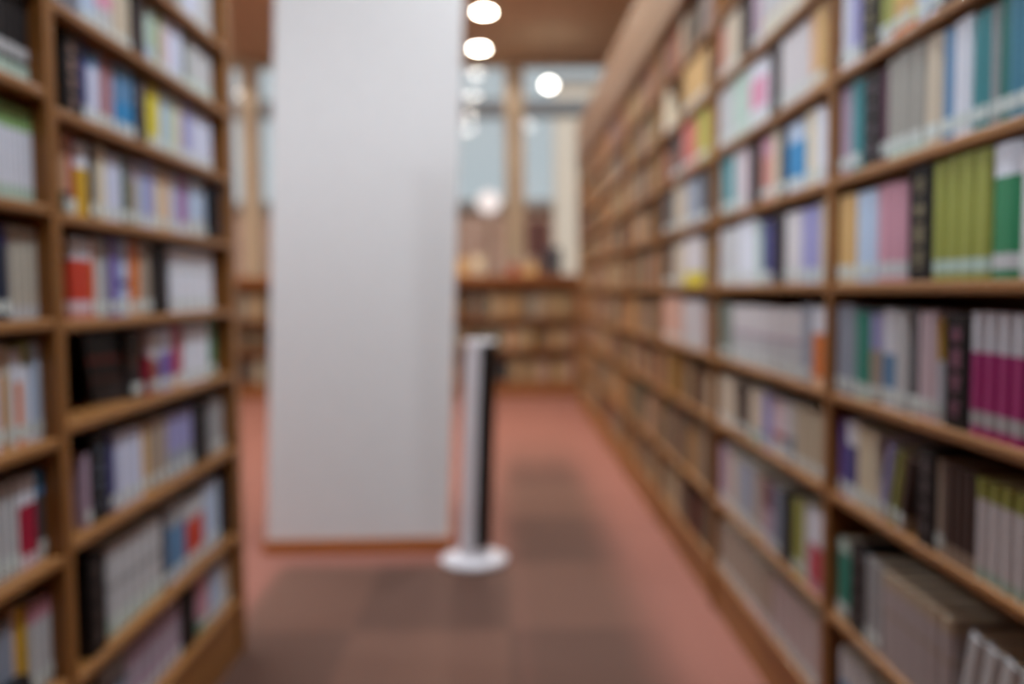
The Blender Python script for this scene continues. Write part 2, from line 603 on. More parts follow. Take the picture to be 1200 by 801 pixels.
def row(side, bay, rowname, ztop_shelf, zabove, items, hf=0.86, y_lim=None):
    """items: (px0, px1, n, look, colours, options); px are columns of the picture at the spines' mid height"""
    face = 1 if side > 0 else -1
    d = DR if side > 0 else DL
    gap = zabove - TH / 2 - ztop_shelf
    zb = ztop_shelf + 0.0008
    zm = ztop_shelf + gap * 0.45
    where = "%s's %s shelf" % (bay, rowname)
    n_it = len(items)
    prev_end = None
    rng = random.Random(where)
    for i, it in enumerate(items):
        x0, x1, n, look, colr = it[:5]
        op = it[5] if len(it) > 5 else {}
        sb = op.get('sb', (0.028 if look == 'DIV' else 0.034))
        if side > 0:
            sb *= 0.36
        X = side * (d + sb)
        ya, yb = y_at(x0, X, zm), y_at(x1, X, zm)
        if side < 0:
            pass
        else:
            pass
        lo, hi = min(ya, yb), max(ya, yb)
        if y_lim:
            lo, hi = max(lo, y_lim[0] + 0.001), min(hi, y_lim[1] - 0.001)
        # keep neighbours apart: they are listed from left to right of the picture
        if prev_end is not None:
            if side < 0:
                lo = max(lo, prev_end)
            else:
                hi = min(hi, prev_end)
        if hi - lo < 0.005:
            print('THIN', where, look, round(hi - lo, 4))
            continue
        prev_end = hi + 0.0004 if side < 0 else lo - 0.0004
        h0 = gap * op.get('h', hf + (0 if look == 'DIV' else rng.uniform(-0.035, 0.03)))
        nb = []
        for j in (i - 1, i + 1):
            if 0 <= j < n_it:
                nb.append('divider' if items[j][3] == 'DIV' else items[j][3])
            else:
                nb.append('upright')
        if look == 'DIV':
            lab = 'black index divider %s the %s and %s books, %s' % ('between', nb[0], nb[1], where)
            if 'upright' in nb:
                k = 0 if nb[0] == 'upright' else 1
                lab = 'black index divider %s the %s books, %s' % ('before' if k == 0 else 'after', nb[1 - k], where)
            lean = op.get('lean', 0)
            w = min(hi - lo - 0.001, op.get('w', 0.1))
            make_divider(w, h0, (X, (lo + hi) / 2, zb + abs(math.sin(lean)) * w / 2), face, lab, op.get('tone', (120, 98, 94)), lean, d=op.get('d', 0.15))
            continue
        w = (hi - lo) / n
        dd = op.get('d', rng.uniform(0.125, 0.15))
        for k in range(n):
            kk = k if side < 0 else n - 1 - k        # k counts from the left of the picture
            yc = lo + w * (kk + 0.5)
            if n > 1:
                lab = '%s of %s %s volumes, %s' % ('leftmost' if k == 0 else 'rightmost' if k == n - 1 else ORD[k] + ' from left', NUM[n], look, where)
            else:
                nbk = nb[0] if nb[0] not in ('upright',) else nb[1]
                nm = {'divider': 'the black divider', 'upright': 'the upright'}.get(nbk, 'the %s' % nbk + ('' if nbk.endswith('books') else ' one'))
                lab = '%s book %s %s, %s' % (look, 'right of' if nbk == nb[0] and nb[0] != 'upright' else 'left of', nm, where)
            hh = h0 * (1 if n > 1 else 1) + (rng.uniform(-0.002, 0.002) if n > 1 else 0)
            lean = op.get('lean', 0)
            ww = (w - 0.0008) * math.cos(op.get('lean', 0)) - (0.0012 if op.get('lean') else 0)
            if lean:
                ww = min(op.get('w', ww), ww)
            make_book(ww, hh, dd, cols_of(colr), lab,
                      (X + side * rng.uniform(0, 0.006) * (0.3 if n > 1 else 1), yc, zb + abs(math.sin(lean)) * ww / 2), face, lean,
                      op.get('lab', True), 'books on the ' + where, look)
            BOOKS[0] += 1


LB, NB, RB, SB, TB = 'left bookcase', 'picture-edge left bay', 'nearest right bay', 'second right bay', 'third right bay'
Lt = [z + TH / 2 for z in LZ]
Nt = [z + TH / 2 for z in NZ]
Rt = [z + TH / 2 for z in RZ]
LL = (LY0 + 0.02, LY1 - 0.06)

row(-1, LB, 'topmost visible', Lt[8], LZ[9], [
    (205, 219, 1, 'grey', 'grey'), (219, 231, 1, 'lavender white', 'lavender white'), (231, 248, 2, 'pale grey', 'pale grey')], y_lim=LL)
row(-1, LB, 'second', Lt[7], LZ[8], [
    (92, 112, 2, 'pale blue', 'pale blue'), (112, 132, 2, 'pink-topped', [('pale grey', .45), ('pink', 1)]), (132, 153, 2, 'beige', 'beige'),
    (154, 170, 1, 'DIV', None), (170.5, 184, 1, 'pale green', [('pale blue', .35), ('pale green', 1)]), (184, 188, 1, 'thin green', 'olive'),
    (188, 200, 1, 'pink-lettered white', [('white', .2), ('pale pink', .8), ('white', 1)]), (200, 215, 1, 'lavender white', 'lavender white'),
    (215, 222, 1, 'grey green', 'grey green'), (222, 249, 2, 'pale grey green', (('pale green', .3), ('pale grey', 1)))], y_lim=LL, hf=.9)
row(-1, LB, 'third', Lt[6], LZ[7], [
    (76, 95, 1, 'DIV', None, {'tone': (150, 118, 106), 'h': .93, 'lean': R(1.2)}), (95.5, 104, 1, 'dark blue', 'dark blue'),
    (104, 117, 1, 'blue-topped white', [('lavender white', .8), ('steel blue', 1)]), (117, 121.5, 1, 'mauve', 'mauve'), (121.5, 128, 1, 'red brown', 'red brown'),
    (128, 136, 1, 'grey-mauve', 'mauve'), (136, 157, 2, 'bright blue', [('pale blue', .12), ('blue', .5), ('steel blue', 1)]),
    (157.5, 172, 1, 'DIV', None, {'sb': .03, 'tone': (150, 140, 150)}), (172.5, 188, 1, 'bright yellow', [('cream', .12), ('yellow', 1)]), (188, 197, 1, 'pale blue', 'pale blue'),
    (197, 206, 1, 'pale green', 'pale green'), (206, 214, 1, 'cream', 'cream'), (214, 226, 1, 'lavender', (('lavender white', .2), ('lavender', 1))), (226, 249, 2, 'lavender white', 'lavender white')], y_lim=LL, hf=.89)
row(-1, LB, 'fourth', Lt[5], LZ[6], [
    (76, 81, 1, 'pale pink', [('dark green', .3), ('peach', 1)]), (81, 90, 1, 'dark red', [('pale grey', .1), ('dark red', 1)]), (90, 106, 1, 'white-topped ochre', [('ochre', .66), ('white', 1)], {'lab': False}),
    (106, 113.5, 1, 'navy', 'navy'), (113.5, 125, 1, 'beige', 'cream'), (125, 143, 2, 'lavender white', 'lavender white'), (143, 154, 1, 'dark green', 'dark green'),
    (154, 164, 1, 'mauve-brown', [('taupe', .7), ('mauve', 1)]), (164, 171.5, 1, 'pale blue', 'pale blue'), (171.5, 183, 1, 'purple', [('lavender white', .12), ('lavender', 1)]),
    (183, 193, 1, 'cream', 'cream'), (193, 201, 1, 'peach', 'peach'), (201, 211, 1, 'light blue', 'pale blue'), (211, 222, 1, 'magenta-purple', [('lavender white', .15), ((168, 110, 168), 1)]),
    (222, 242, 2, 'grey-blue', (('pale grey', .3), ('pale blue', 1))), (247, 257, 1, 'DIV', None, {'sb': .004, 'tone': (90, 90, 104)})], y_lim=LL, hf=.89)
row(-1, LB, 'fifth', Lt[4], LZ[5], [
    (84, 108, 2, 'white-topped red', [('salmon', .1), ('pale pink', .22), ('red', .74), ('white', 1)], {'lab': False}), (108, 111.5, 1, 'thin orange', 'orange'), (111.5, 123, 1, 'pale grey', 'pale grey'),
    (123, 129, 1, 'grey', 'grey'), (129, 142, 1, 'violet', 'purple'), (142, 153.5, 1, 'pale blue', [('pale blue', .38), ('dark blue', .48), ('pale blue', 1)]),
    (153.5, 165, 1, 'orange', [('peach', .15), ('orange', 1)]), (165, 178, 1, 'taupe', 'taupe'), (180, 198, 1, 'DIV', None, {'tone': (70, 56, 56)}),
    (200, 250, 5, 'white', [('white', .62), ('pale grey', .68), ('white', 1)])], y_lim=LL, hf=.9)
row(-1, LB, 'sixth', Lt[3], LZ[4], [
    (152, 168, 1, 'black', [('black', .45), ('dark brown', .7), ('black', 1)], {'sb': .05}), (168, 178, 1, 'white-topped red', [('crimson', .6), ('pale pink', 1)]),
    (178, 190, 1, 'red-brown', [('brown', .55), ('pale grey', 1)]), (190, 204.5, 1, 'lavender-topped purple', [('lavender', .2), ('purple', .62), ('lavender white', 1)]), (204.5, 216, 1, 'crimson', [('peach', .15), ('crimson', 1)]),
    (216, 246, 3, 'white', 'white'), (246, 254, 1, 'green', 'green')], y_lim=LL, hf=.9)
row(-1, LB, 'seventh', Lt[2], LZ[3], [
    (97, 106, 1, 'mauve', 'mauve', {'h': .72}), (106, 127, 1, 'DIV', None, {'tone': (84, 96, 112), 'h': .86}), (128, 137, 1, 'dark blue', 'dark blue'), (137, 168, 3, 'lavender white', 'lavender white'),
    (168, 177, 1, 'tan', 'tan'), (177, 197, 2, 'taupe', 'taupe'), (197, 226, 3, 'lavender', (('grey blue', .4), ('lavender', 1))), (228, 244, 1, 'DIV', None, {'tone': (80, 70, 70)}), (247, 262, 2, 'grey', 'grey')], y_lim=LL, hf=.8)
row(-1, LB, 'eighth', Lt[1], LZ[2], [
    (104, 126, 1, 'DIV', None, {'tone': (70, 58, 52), 'sb': .02, 'h': .84, 'w': .075}), (127, 190, 6, 'pale grey', [('pale green', .2), ('pale grey', .5), ('grey', .58), ('pale grey', 1)]), (190, 198, 1, 'charcoal', 'charcoal'),
    (198, 219, 2, 'blue', [('pale blue', .1), ('steel blue', .72), ('grey', 1)]), (219, 240, 2, 'red-blocked white', [('pale grey', .15), ('red', .7), ('pale grey', 1)]),
    (240, 257, 2, 'pale blue', 'pale blue'), (259, 271, 1, 'DIV', None, {'tone': (66, 60, 60)})], y_lim=LL, hf=.78)
row(-1, LB, 'lowest', Lt[0], LZ[1], [
    (122, 150, 3, 'grey blue', [('grey blue', .6), ('charcoal', .75), ('grey', 1)]), (150, 212, 6, 'mauve-grey', [('mauve', .5), ('grey', .58), ('mauve', 1)]), (214, 231, 1, 'DIV', None, {'tone': (60, 52, 50)}),
    (232, 247, 1, 'pink-brown', [('sea green', .25), ('dusty pink', 1)]), (247, 262, 2, 'pale blue', 'pale blue'), (262, 272, 1, 'beige', 'beige')], y_lim=LL, hf=.8)

NL = (0.72, LY0 - 0.02)
row(-1, NB, 'topmost visible', Nt[6], NZ[7], [(-22, 36, 7, 'black', [('pale green', .2), ('black', .27), ('pale grey', .4), ('black', 1)], {'lab': False, 'h': .9})], y_lim=NL)
row(-1, NB, 'second', Nt[5], NZ[6], [(-14, 43, 8, 'green-topped white', [('pale green', .16), ('white', .76), ((150, 190, 120), 1)], {'lab': False, 'h': .88})], y_lim=NL)
row(-1, NB, 'third', Nt[4], NZ[5], [(-12, 10, 2, 'navy', [('navy', .8), ('dark blue', 1)], {'h': .88}), (11, 48, 4, 'beige-grey', [('pale grey', .15), ((196, 188, 172), 1)], {'h': .88, 'lab': False})], y_lim=NL)
row(-1, NB, 'fourth', Nt[3], NZ[4], [(-12, 4, 1, 'pink', 'pale pink'), (4, 11, 1, 'tan', [('tan', .7), ('cream', 1)]), (11, 18, 1, 'white', 'white'), (18, 27, 1, 'orange', [('orange', .66), ('white', 1)]),
    (27, 38, 1, 'green-topped white', [('white', .78), ('olive', 1)]), (38, 46, 1, 'pale blue', [('white', .1), ('pale blue', 1)]), (46, 60, 1, 'grey white', 'pale grey')], y_lim=NL, hf=.88)
row(-1, NB, 'fifth', Nt[2], NZ[3], [(-12, 22, 4, 'pale grey', 'pale grey'), (22, 44, 2, 'white-topped crimson', [('pale pink', .14), ('crimson', .7), ('white', 1)], {'lab': False}), (44, 61, 1, 'blue-topped charcoal', [('pale grey', .1), ('charcoal', .74), ('blue', 1)])], y_lim=NL, hf=.85)
row(-1, NB, 'lowest visible', Nt[1], NZ[2], [(-6, 16, 2, 'lavender', 'grey blue'), (16, 22, 1, 'salmon', 'peach'), (22, 33, 1, 'ochre', [('ochre', 1)]), (35, 66, 3, 'pink-topped grey', [('pale grey', .78), ('dusty pink', 1)])], y_lim=NL, hf=.8)

RL = (RY[0] + 0.02, RY[1] - 0.02)
row(1, RB, 'topmost visible', Rt[6], RZ[7], [
    (986, 995, 1, 'white', 'white'), (995, 1008, 1, 'lavender', [('white', .2), ('lavender', 1)]), (1010, 1029, 1, 'DIV', None, {'tone': (150, 136, 96)}), (1032, 1046, 1, 'olive', (('pale grey', .12), ('olive', 1))),
    (1046, 1072, 2, 'yellow', [('orange', .08), ('yellow', .2), ('tan', .4), ('yellow', 1)]), (1072, 1090, 1, 'pale blue', 'pale blue'), (1090, 1108, 1, 'navy', 'navy')], y_lim=RL, hf=.88)
row(1, RB, 'second', Rt[5], RZ[6], [
    (983.5, 996, 1, 'mauve-grey', 'mauve'), (996, 1010, 1, 'teal', 'teal'), (1012, 1032, 1, 'DIV', None, {'tone': (96, 84, 92)}), (1034, 1039, 1, 'plum', 'plum'), (1039, 1082, 3, 'grey', [('pale green', .12), ((166, 162, 152), 1)]),
    (1082, 1104, 1, 'tan', [('beige', 1)]), (1104, 1117, 1, 'blue', 'steel blue'), (1117, 1139, 2, 'white', 'white'), (1139, 1160, 2, 'deep teal', [('teal', 1)]), (1160, 1169, 1, 'silver-grey', 'grey'),
    (1169, 1182, 1, 'green-teal', [((44, 120, 112), 1)]), (1182, 1224, 3, 'blue-teal', [((70, 136, 160), 1)])], y_lim=RL, hf=.9)
row(1, RB, 'third', Rt[4], RZ[5], [
    (982, 1003, 2, 'yellow-beige', [('cream', .15), ('tan', 1)]), (1003, 1027, 2, 'pale blue', 'pale blue'), (1027, 1062, 3, 'dusty pink', [('dusty pink', .05), ('pale grey', .2), ('dusty pink', 1)], {'lab': False}),
    (1065, 1090, 1, 'DIV', None, {'tone': (132, 120, 92), 'h': .97}), (1093, 1160, 4, 'olive-green', [('olive', .06), ('pale green', .17), ('olive', 1)], {'lab': False, 'h': .95}),
    (1160, 1195, 1, 'green-blocked white', [('green', .07), ('pale grey', .19), ('green', .76), ('white', 1)], {'lab': False, 'h': .95}), (1195, 1230, 2, 'soft white', 'soft white')], y_lim=RL, hf=.87)
row(1, RB, 'fourth', Rt[3], RZ[4], [
    (980, 1001, 2, 'grey blue', 'grey blue'), (1001, 1018, 1, 'sea-green', [('pale green', .15), ('sea green', 1)]), (1018, 1032, 1, 'lavender grey', [('taupe', .6), ('lavender', 1)]),
    (1032, 1047, 1, 'blue-and-white', [('white', .2), ('steel blue', .55), ('white', 1)]), (1047, 1064, 1, 'pale grey', 'pale grey'), (1064, 1075, 1, 'charcoal', [('pale grey', .12), ('charcoal', 1)]),
    (1075, 1097, 2, 'pale pink', 'pale pink'), (1097, 1104, 1, 'yellow-topped white', [('white', .6), ('ochre', 1)]), (1107, 1133, 1, 'DIV', None, {'tone': (150, 96, 116), 'sb': .024}),
    (1137, 1222, 5, 'white-topped magenta', [('magenta', .08), ('pale grey', .2), ('magenta', .68), ('white', 1)], {'lab': False})], y_lim=RL, hf=.84)
row(1, RB, 'fifth', Rt[2], RZ[3], [
    (984, 990, 1, 'purple', 'purple'), (990, 1004, 1, 'blue-blocked white', [('white', .15), ('dark blue', .7), ('white', 1)]), (1004, 1028, 3, 'cream', 'cream'),
    (1029, 1039, 1, 'leaning lavender', [('soft white', .15), ('lavender', 1)], {'lean': R(15), 'w': .03, 'h': .76}), (1040, 1049, 1, 'leaning olive', [('olive', 1)], {'lean': R(15), 'w': .03, 'h': .74}), (1050, 1060, 1, 'leaning dark brown', [('pale grey', .2), ('dark brown', 1)], {'lean': R(15), 'w': .032, 'h': .72}),
    (1074, 1093, 1, 'DIV', None, {'tone': (88, 76, 76), 'sb': .022, 'h': .84}), (1096, 1106, 1, 'taupe', 'taupe'), (1106, 1143, 4, 'dark brown', [('taupe', .16), ('dark brown', 1)], {'lab': False}),
    (1143, 1222, 5, 'olive-topped grey', [('pale green', .12), ('soft white', .8), ('olive', 1)], {'lab': False})], y_lim=RL, hf=.82)
row(1, RB, 'sixth', Rt[1], RZ[2], [
    (979, 994, 1, 'sea-green', [('grey green', .2), ('sea green', .85), ('pale green', 1)]), (996, 1013, 1, 'DIV', None, {'tone': (84, 76, 76), 'h': .74}), (1015, 1033, 2, 'taupe-grey', 'grey'),
    (1033, 1116, 6, 'mauve-white', [((180, 168, 166), .55), ('taupe', .6), ((180, 168, 166), .85), ((186, 166, 140), 1)], {'lab': False}), (1119, 1222, 5, 'leaning pale grey', 'pale grey', {'lean': R(13), 'h': .7, 'd': .14})], y_lim=RL, hf=.72)
row(1, RB, 'lowest', Rt[0], RZ[1], [
    (983, 1012, 3, 'blue-and-grey', [('steel blue', .6), ('pale grey', 1)]), (1012, 1045, 3, 'pale grey', 'pale grey'), (1104, 1175, 5, 'mauve-grey', 'mauve')], y_lim=RL, hf=.8)

SL = (RY[1] + 0.02, RY[2] - 0.02)
row(1, SB, 'topmost visible', Rt[7], RZ[8], [
    (841, 850, 1, 'salmon', 'salmon'), (850, 866, 2, 'beige', 'beige'), (867, 879, 1, 'DIV', None), (880, 892, 1, 'mauve', 'mauve'), (892, 940, 4, 'cream', [('cream', .3), ('pale grey', 1)])], y_lim=SL, hf=.88)
row(1, SB, 'second', Rt[6], RZ[7], [
    (842, 858, 2, 'pale grey', 'pale grey'), (858, 877, 2, 'pale green', 'pale green'), (877, 897, 1, 'pink-blocked white', [('white', .28), ('pink', .75), ('white', 1)]), (897, 902, 1, 'thin white', 'white'),
    (902.5, 914, 1, 'DIV', None), (914.5, 947, 4, 'soft white', 'soft white'), (947, 954, 1, 'beige', 'peach'), (954, 967, 1, 'tan-yellow', 'tan')], y_lim=SL, hf=.9)
row(1, SB, 'third', Rt[5], RZ[6], [
    (843.5, 850, 1, 'pale teal', [((130, 170, 176), 1)]), (850, 859, 1, 'teal', 'teal'), (859, 868, 1, 'pale grey', 'pale grey'), (868, 876, 1, 'pale pink', 'pale pink'), (877.5, 889, 1, 'DIV', None), (890, 905, 1, 'dusty pink', [('salmon', .7), ('dusty pink', 1)]),
    (905, 912, 1, 'cream', 'cream'), (912, 920, 1, 'navy', 'navy'), (920, 942, 1, 'bright blue', [('pale blue', .16), ('blue', .72), ('pale blue', 1)]), (942, 955, 1, 'pale yellow', 'cream'), (955, 967, 1, 'white', 'white')], y_lim=SL, hf=.88)
row(1, SB, 'fourth', Rt[4], RZ[5], [
    (843, 865, 2, 'grey', 'pale grey'), (865, 884, 2, 'white', 'white'), (884, 891, 1, 'pale green', 'pale green'), (891, 905, 1, 'dark blue', [('grey blue', .15), ('dark blue', 1)]), (906.5, 918, 1, 'DIV', None, {'h': .93, 'tone': (80, 66, 72)}),
    (919, 938, 2, 'soft white', 'soft white'), (938, 960, 2, 'lavender', [('pale blue', .15), ('lavender', 1)]), (960, 967, 1, 'beige', 'beige')], y_lim=SL, hf=.88)
row(1, SB, 'fifth', Rt[3], RZ[4], [
    (842, 857, 1, 'grey-green', 'grey green'), (857, 938, 7, 'pinkish white', [('pale grey', .5), ('mauve', .56), ('soft white', 1)]), (938, 951, 1, 'lavender grey', 'grey blue'),
    (951, 968, 1, 'white-topped orange', [('peach', .12), ('orange', .68), ('white', 1)], {'lab': False})], y_lim=SL, hf=.84)
row(1, SB, 'sixth', Rt[2], RZ[3], [
    (842, 861, 2, 'beige-grey', 'beige'), (862, 875, 1, 'black', 'black'), (876, 891, 1, 'green-footed beige', [('sea green', .25), ('beige', 1)]), (891, 902, 1, 'lavender', 'lavender'),
    (902, 919, 1, 'red-dotted white', [('pale grey', .3), ('dark red', .42), ('pale pink', 1)]), (919, 930, 1, 'blue grey', [('blue grey', .45), ('pale grey', 1)]), (930, 967, 3, 'taupe', [((186, 172, 146), 1)])], y_lim=SL, hf=.78)
row(1, SB, 'seventh', Rt[1], RZ[2], [
    (842, 853, 1, 'mauve', 'mauve'), (853, 862, 1, 'beige', 'beige'), (862, 882, 2, 'blue-grey', (('grey', .3), ('grey blue', 1))), (882, 893, 1, 'taupe', 'taupe'), (893, 905, 1, 'plum-topped mauve', [('mauve', .6), ('plum', 1)]), (905, 915, 1, 'navy-grey', 'blue grey'),
    (917, 927, 1, 'DIV', None, {'tone': (50, 40, 36)}), (928, 940, 1, 'olive', 'olive'), (940, 947, 1, 'pale grey', 'pale grey'), (947, 966, 2, 'white-topped red', [('dusty pink', .15), ((196, 70, 90), .6), ('white', 1)], {'lab': False})], y_lim=SL, hf=.76)
row(1, SB, 'lowest', Rt[0], RZ[1], [
    (843, 872, 4, 'taupe-grey', 'taupe'), (872, 904, 4, 'mauve-brown', [('dusty pink', .2), ('taupe', 1)]), (904, 960, 5, 'pinkish grey', [((190, 172, 168), 1)])], y_lim=SL, hf=.8)

TL = (RY[2] + 0.02, RY[3] - 0.02)
row(1, TB, 'topmost visible', Rt[7], RZ[8], [(776, 786, 1, 'cream', 'cream'), (800, 828, 4, 'tan', 'tan')], y_lim=TL, hf=.92)
row(1, TB, 'second', Rt[6], RZ[7], [(786, 798, 1, 'dark brown', 'dark brown'), (799, 814, 2, 'coral red', [((214, 116, 104), 1)]), (815, 830, 2, 'olive-yellow', [((190, 180, 84), 1)])], y_lim=TL, hf=.9)
row(1, TB, 'third', Rt[5], RZ[6], [(777, 788, 1, 'charcoal', 'charcoal'), (789, 803, 2, 'peach-beige', 'beige'), (803, 819, 2, 'blue grey', 'grey blue'), (820, 831, 1, 'dark grey', 'charcoal')], y_lim=TL, hf=.88)
row(1, TB, 'fourth', Rt[4], RZ[5], [(777, 787, 1, 'dark brown', 'dark brown'), (788, 801, 2, 'beige', 'beige'), (801, 822, 2, 'yellow-footed lavender', [('yellow', .28), ('soft white', 1)], {'lab': False})], y_lim=TL, hf=.86)
row(1, TB, 'fifth', Rt[3], RZ[4], [(776, 798, 2, 'salmon', [((216, 170, 150), 1)]), (799, 824, 3, 'soft white', 'soft white')], y_lim=TL, hf=.86)

# ------------------------------------------------------------------ the far low bookcases under the window
FY = 10.33


def far_case(x0, x1, label):
    root = empty('low_bookcase', ((x0 + x1) / 2, FY + 0.13, 0))
    tag(root, label, 'bookcase', 'low bookcases under the window')
    off = -root.location

    def P(nm, a, b, bev=0.004):
        bm = bmesh.new()
        add_box(bm, *[min(a[i], b[i]) + off[i] for i in range(3)], *[max(a[i], b[i]) + off[i] for i in range(3)])
        return obj(nm, bm, W_FAR, root, bevel=bev)

    P('side_panel', (x0, FY, 0), (x0 + 0.05, FY + 0.26, 1.36))
    P('side_panel', (x1 - 0.05, FY, 0), (x1, FY + 0.26, 1.36))
    P('back_panel', (x0 + 0.05, FY + 0.245, 0.08), (x1 - 0.05, FY + 0.26, 1.36), 0)
    for z in (0.16, 0.56, 0.94):
        P('shelf', (x0 + 0.05, FY + 0.01, z - 0.02), (x1 - 0.05, FY + 0.245, z + 0.02))
    P('top_board', (x0 - 0.0, FY - 0.015, 1.36), (x1, FY + 0.26, 1.475))
    P('plinth', (x0 + 0.05, FY + 0.015, 0), (x1 - 0.05, FY + 0.035, 0.14))


far_case(-0.75, 0.94, 'low reddish oak bookcase seen right of the white column below the window')
far_case(-2.4, -0.75, 'low reddish oak bookcase mostly hidden behind the white column')
far_case(-4.05, -2.4, 'low reddish oak bookcase glimpsed left of the white column')

# everything on the farther shelves: one mass of spines
PAL = ['white', 'beige', 'cream', 'peach', 'taupe', 'mauve', 'grey', 'pale grey', 'salmon', 'tan', 'dark brown', 'charcoal', 'brown', 'pale pink', 'red brown', 'grey green', 'grey blue', 'navy', 'ochre', 'dark red']
PW = [8, 12, 10, 7, 9, 6, 5, 5, 4, 7, 11, 10, 7, 3, 3, 3, 3, 4, 1, 2]
bm = bmesh.new()
rr = random.Random(11)


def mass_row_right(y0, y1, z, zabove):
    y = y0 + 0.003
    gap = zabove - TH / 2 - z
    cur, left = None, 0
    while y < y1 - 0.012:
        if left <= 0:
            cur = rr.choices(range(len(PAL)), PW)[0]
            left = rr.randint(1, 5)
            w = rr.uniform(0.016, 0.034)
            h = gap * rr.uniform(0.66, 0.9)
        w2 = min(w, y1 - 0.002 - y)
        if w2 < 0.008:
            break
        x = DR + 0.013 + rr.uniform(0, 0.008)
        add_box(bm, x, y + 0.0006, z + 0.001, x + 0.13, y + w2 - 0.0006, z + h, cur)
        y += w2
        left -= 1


TAKEN = {7: (776, 828), 6: (786, 830), 5: (777, 831), 4: (777, 822), 3: (776, 824)}
for b in range(2, 7):
    for k in range(9):
        zab = RZ[k + 1] if k < 8 else 2.615 - TH / 2
        a0, a1 = RY[b] + 0.02, RY[b + 1] - 0.02
        if b == 2 and k in TAKEN:
            zm = Rt[k] + (zab - Rt[k]) * 0.45
            yb = y_at(TAKEN[k][1], DR + 0.013, zm)
            yf = y_at(TAKEN[k][0], DR + 0.013, zm)
            if yf + 0.02 < a1:
                mass_row_right(yf + 0.008, a1, Rt[k], zab)
            if yb - 0.02 > a0:
                mass_row_right(a0, yb - 0.004, Rt[k], zab)
        else:
            mass_row_right(a0, a1, Rt[k], zab)
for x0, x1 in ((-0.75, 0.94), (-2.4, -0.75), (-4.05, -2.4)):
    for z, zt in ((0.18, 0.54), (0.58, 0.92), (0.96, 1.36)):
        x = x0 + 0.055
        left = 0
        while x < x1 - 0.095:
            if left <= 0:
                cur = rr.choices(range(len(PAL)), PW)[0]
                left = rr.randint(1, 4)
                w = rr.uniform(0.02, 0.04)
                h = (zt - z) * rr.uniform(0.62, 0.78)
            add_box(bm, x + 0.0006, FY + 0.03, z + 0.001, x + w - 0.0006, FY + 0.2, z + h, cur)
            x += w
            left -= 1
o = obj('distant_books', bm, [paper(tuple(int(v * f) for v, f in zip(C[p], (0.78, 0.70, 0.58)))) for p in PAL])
tag(o, 'dense rows of small distant books filling the farther bookcase shelves', 'books', kind='stuff')

# ------------------------------------------------------------------ face-out book on the gap of the sixth left shelf
def face_out(name, loc, w, h, cols, label, rz, tilt, cat='book', group=None, t=0.02):
    """a book standing with its front cover outwards, leaning back a little"""
    o = empty(name, loc, rz)
    bm = bmesh.new()
    n = len(cols)
    z = 0
    mats = []
    for i, (rgb, top) in enumerate(cols):
        mats.append(paper(rgb, 0.4))
        add_box(bm, -w / 2, -t / 2, z, w / 2, -t / 2 + 0.002, h * top, i)
        z = h * top
    f1 = obj('front_cover', bm, mats, o)
    bm = bmesh.new()
    add_box(bm, -w / 2, t / 2 - 0.002, 0, w / 2, t / 2, h)
    add_box(bm, -w / 2, -t / 2 + 0.002, 0, -w / 2 + 0.002, t / 2 - 0.002, h)
    obj('back_cover', bm, mats[-1], o)
    bm = bmesh.new()
    add_box(bm, -w / 2 + 0.0025, -t / 2 + 0.0022, 0.003, w / 2 - 0.003, t / 2 - 0.0022, h - 0.003)
    obj('page_block', bm, M_PAGES, o)
    o.rotation_euler = (-tilt, 0, rz)
    tag(o, label, cat, group)
    return o


z5 = Lt[3] + 0.001
ya, yb = y_at(110, -(DL + .08), z5 + .1), y_at(140, -(DL + .08), z5 + .1)
face_out('book', (-(DL + 0.085), (ya + yb) / 2, z5 + 0.003), 0.115, 0.178,
         [((40, 30, 30), .3), ((92, 40, 34), .36), ((30, 24, 26), .55), ((120, 40, 34), .66), ((26, 20, 22), 1)],
         "dark red-patterned book facing out beside the gap, left bookcase's sixth shelf", R(74), R(7), group="books on the left bookcase's sixth shelf")

# black box standing in front on the lowest near-left shelf
zb = Nt[1] + 0.001
bx = empty('index_box', (-(DL + 0.012), y_at(16, -(DL + .01), zb + .04), zb))
bm = bmesh.new()
add_box(bm, -0.03, -0.05, 0, -0.002, 0.05, 0.075)
obj('box_body', bm, M_DIV, bx, bevel=0.002)
bm = bmesh.new()
for q in ((-.02, .03, .02, .034), (-.002, .018, .002, .05), (-.014, .046, .014, .049), (-.02, .018, -.016, .03)):
    add_box(bm, -0.002, q[0], q[1], -0.0012, q[2], q[3])
obj('lettering', bm, plain('faint_gold_print', (120, 106, 76), 0.5, 0.05), bx)
tag(bx, 'small black sign block in front of the lowest books at the left picture edge', 'sign block')
bx.location.x = -(DL - 0.0) 

# display books on top of the far case
for x, w, h, cols, lab in (
        (-0.50, 0.17, 0.21, [('tan', 1)], 'tan display book standing on the low bookcase beside the column'),
        (-0.28, 0.15, 0.24, [('beige', .4), ('cream', 1)], 'cream display book standing on the low bookcase, second from the column'),
        (0.16, 0.15, 0.25, [('red brown', .5), ('taupe', 1)], 'red and taupe display book standing on the low bookcase under the pale mullion'),
        (0.36, 0.16, 0.22, [('tan', .6), ('taupe', 1)], 'tan and taupe display book standing on the low bookcase right of the mullion'),
        (0.64, 0.2, 0.33, [('charcoal', .7), ('navy', 1)], 'dark grey display book standing on the low bookcase by the cream wall')):
    face_out('book', (x, FY + 0.12, 1.4765), w, h, cols_of(cols), lab, 0, R(6), group='display books on the low bookcase', t=0.018)

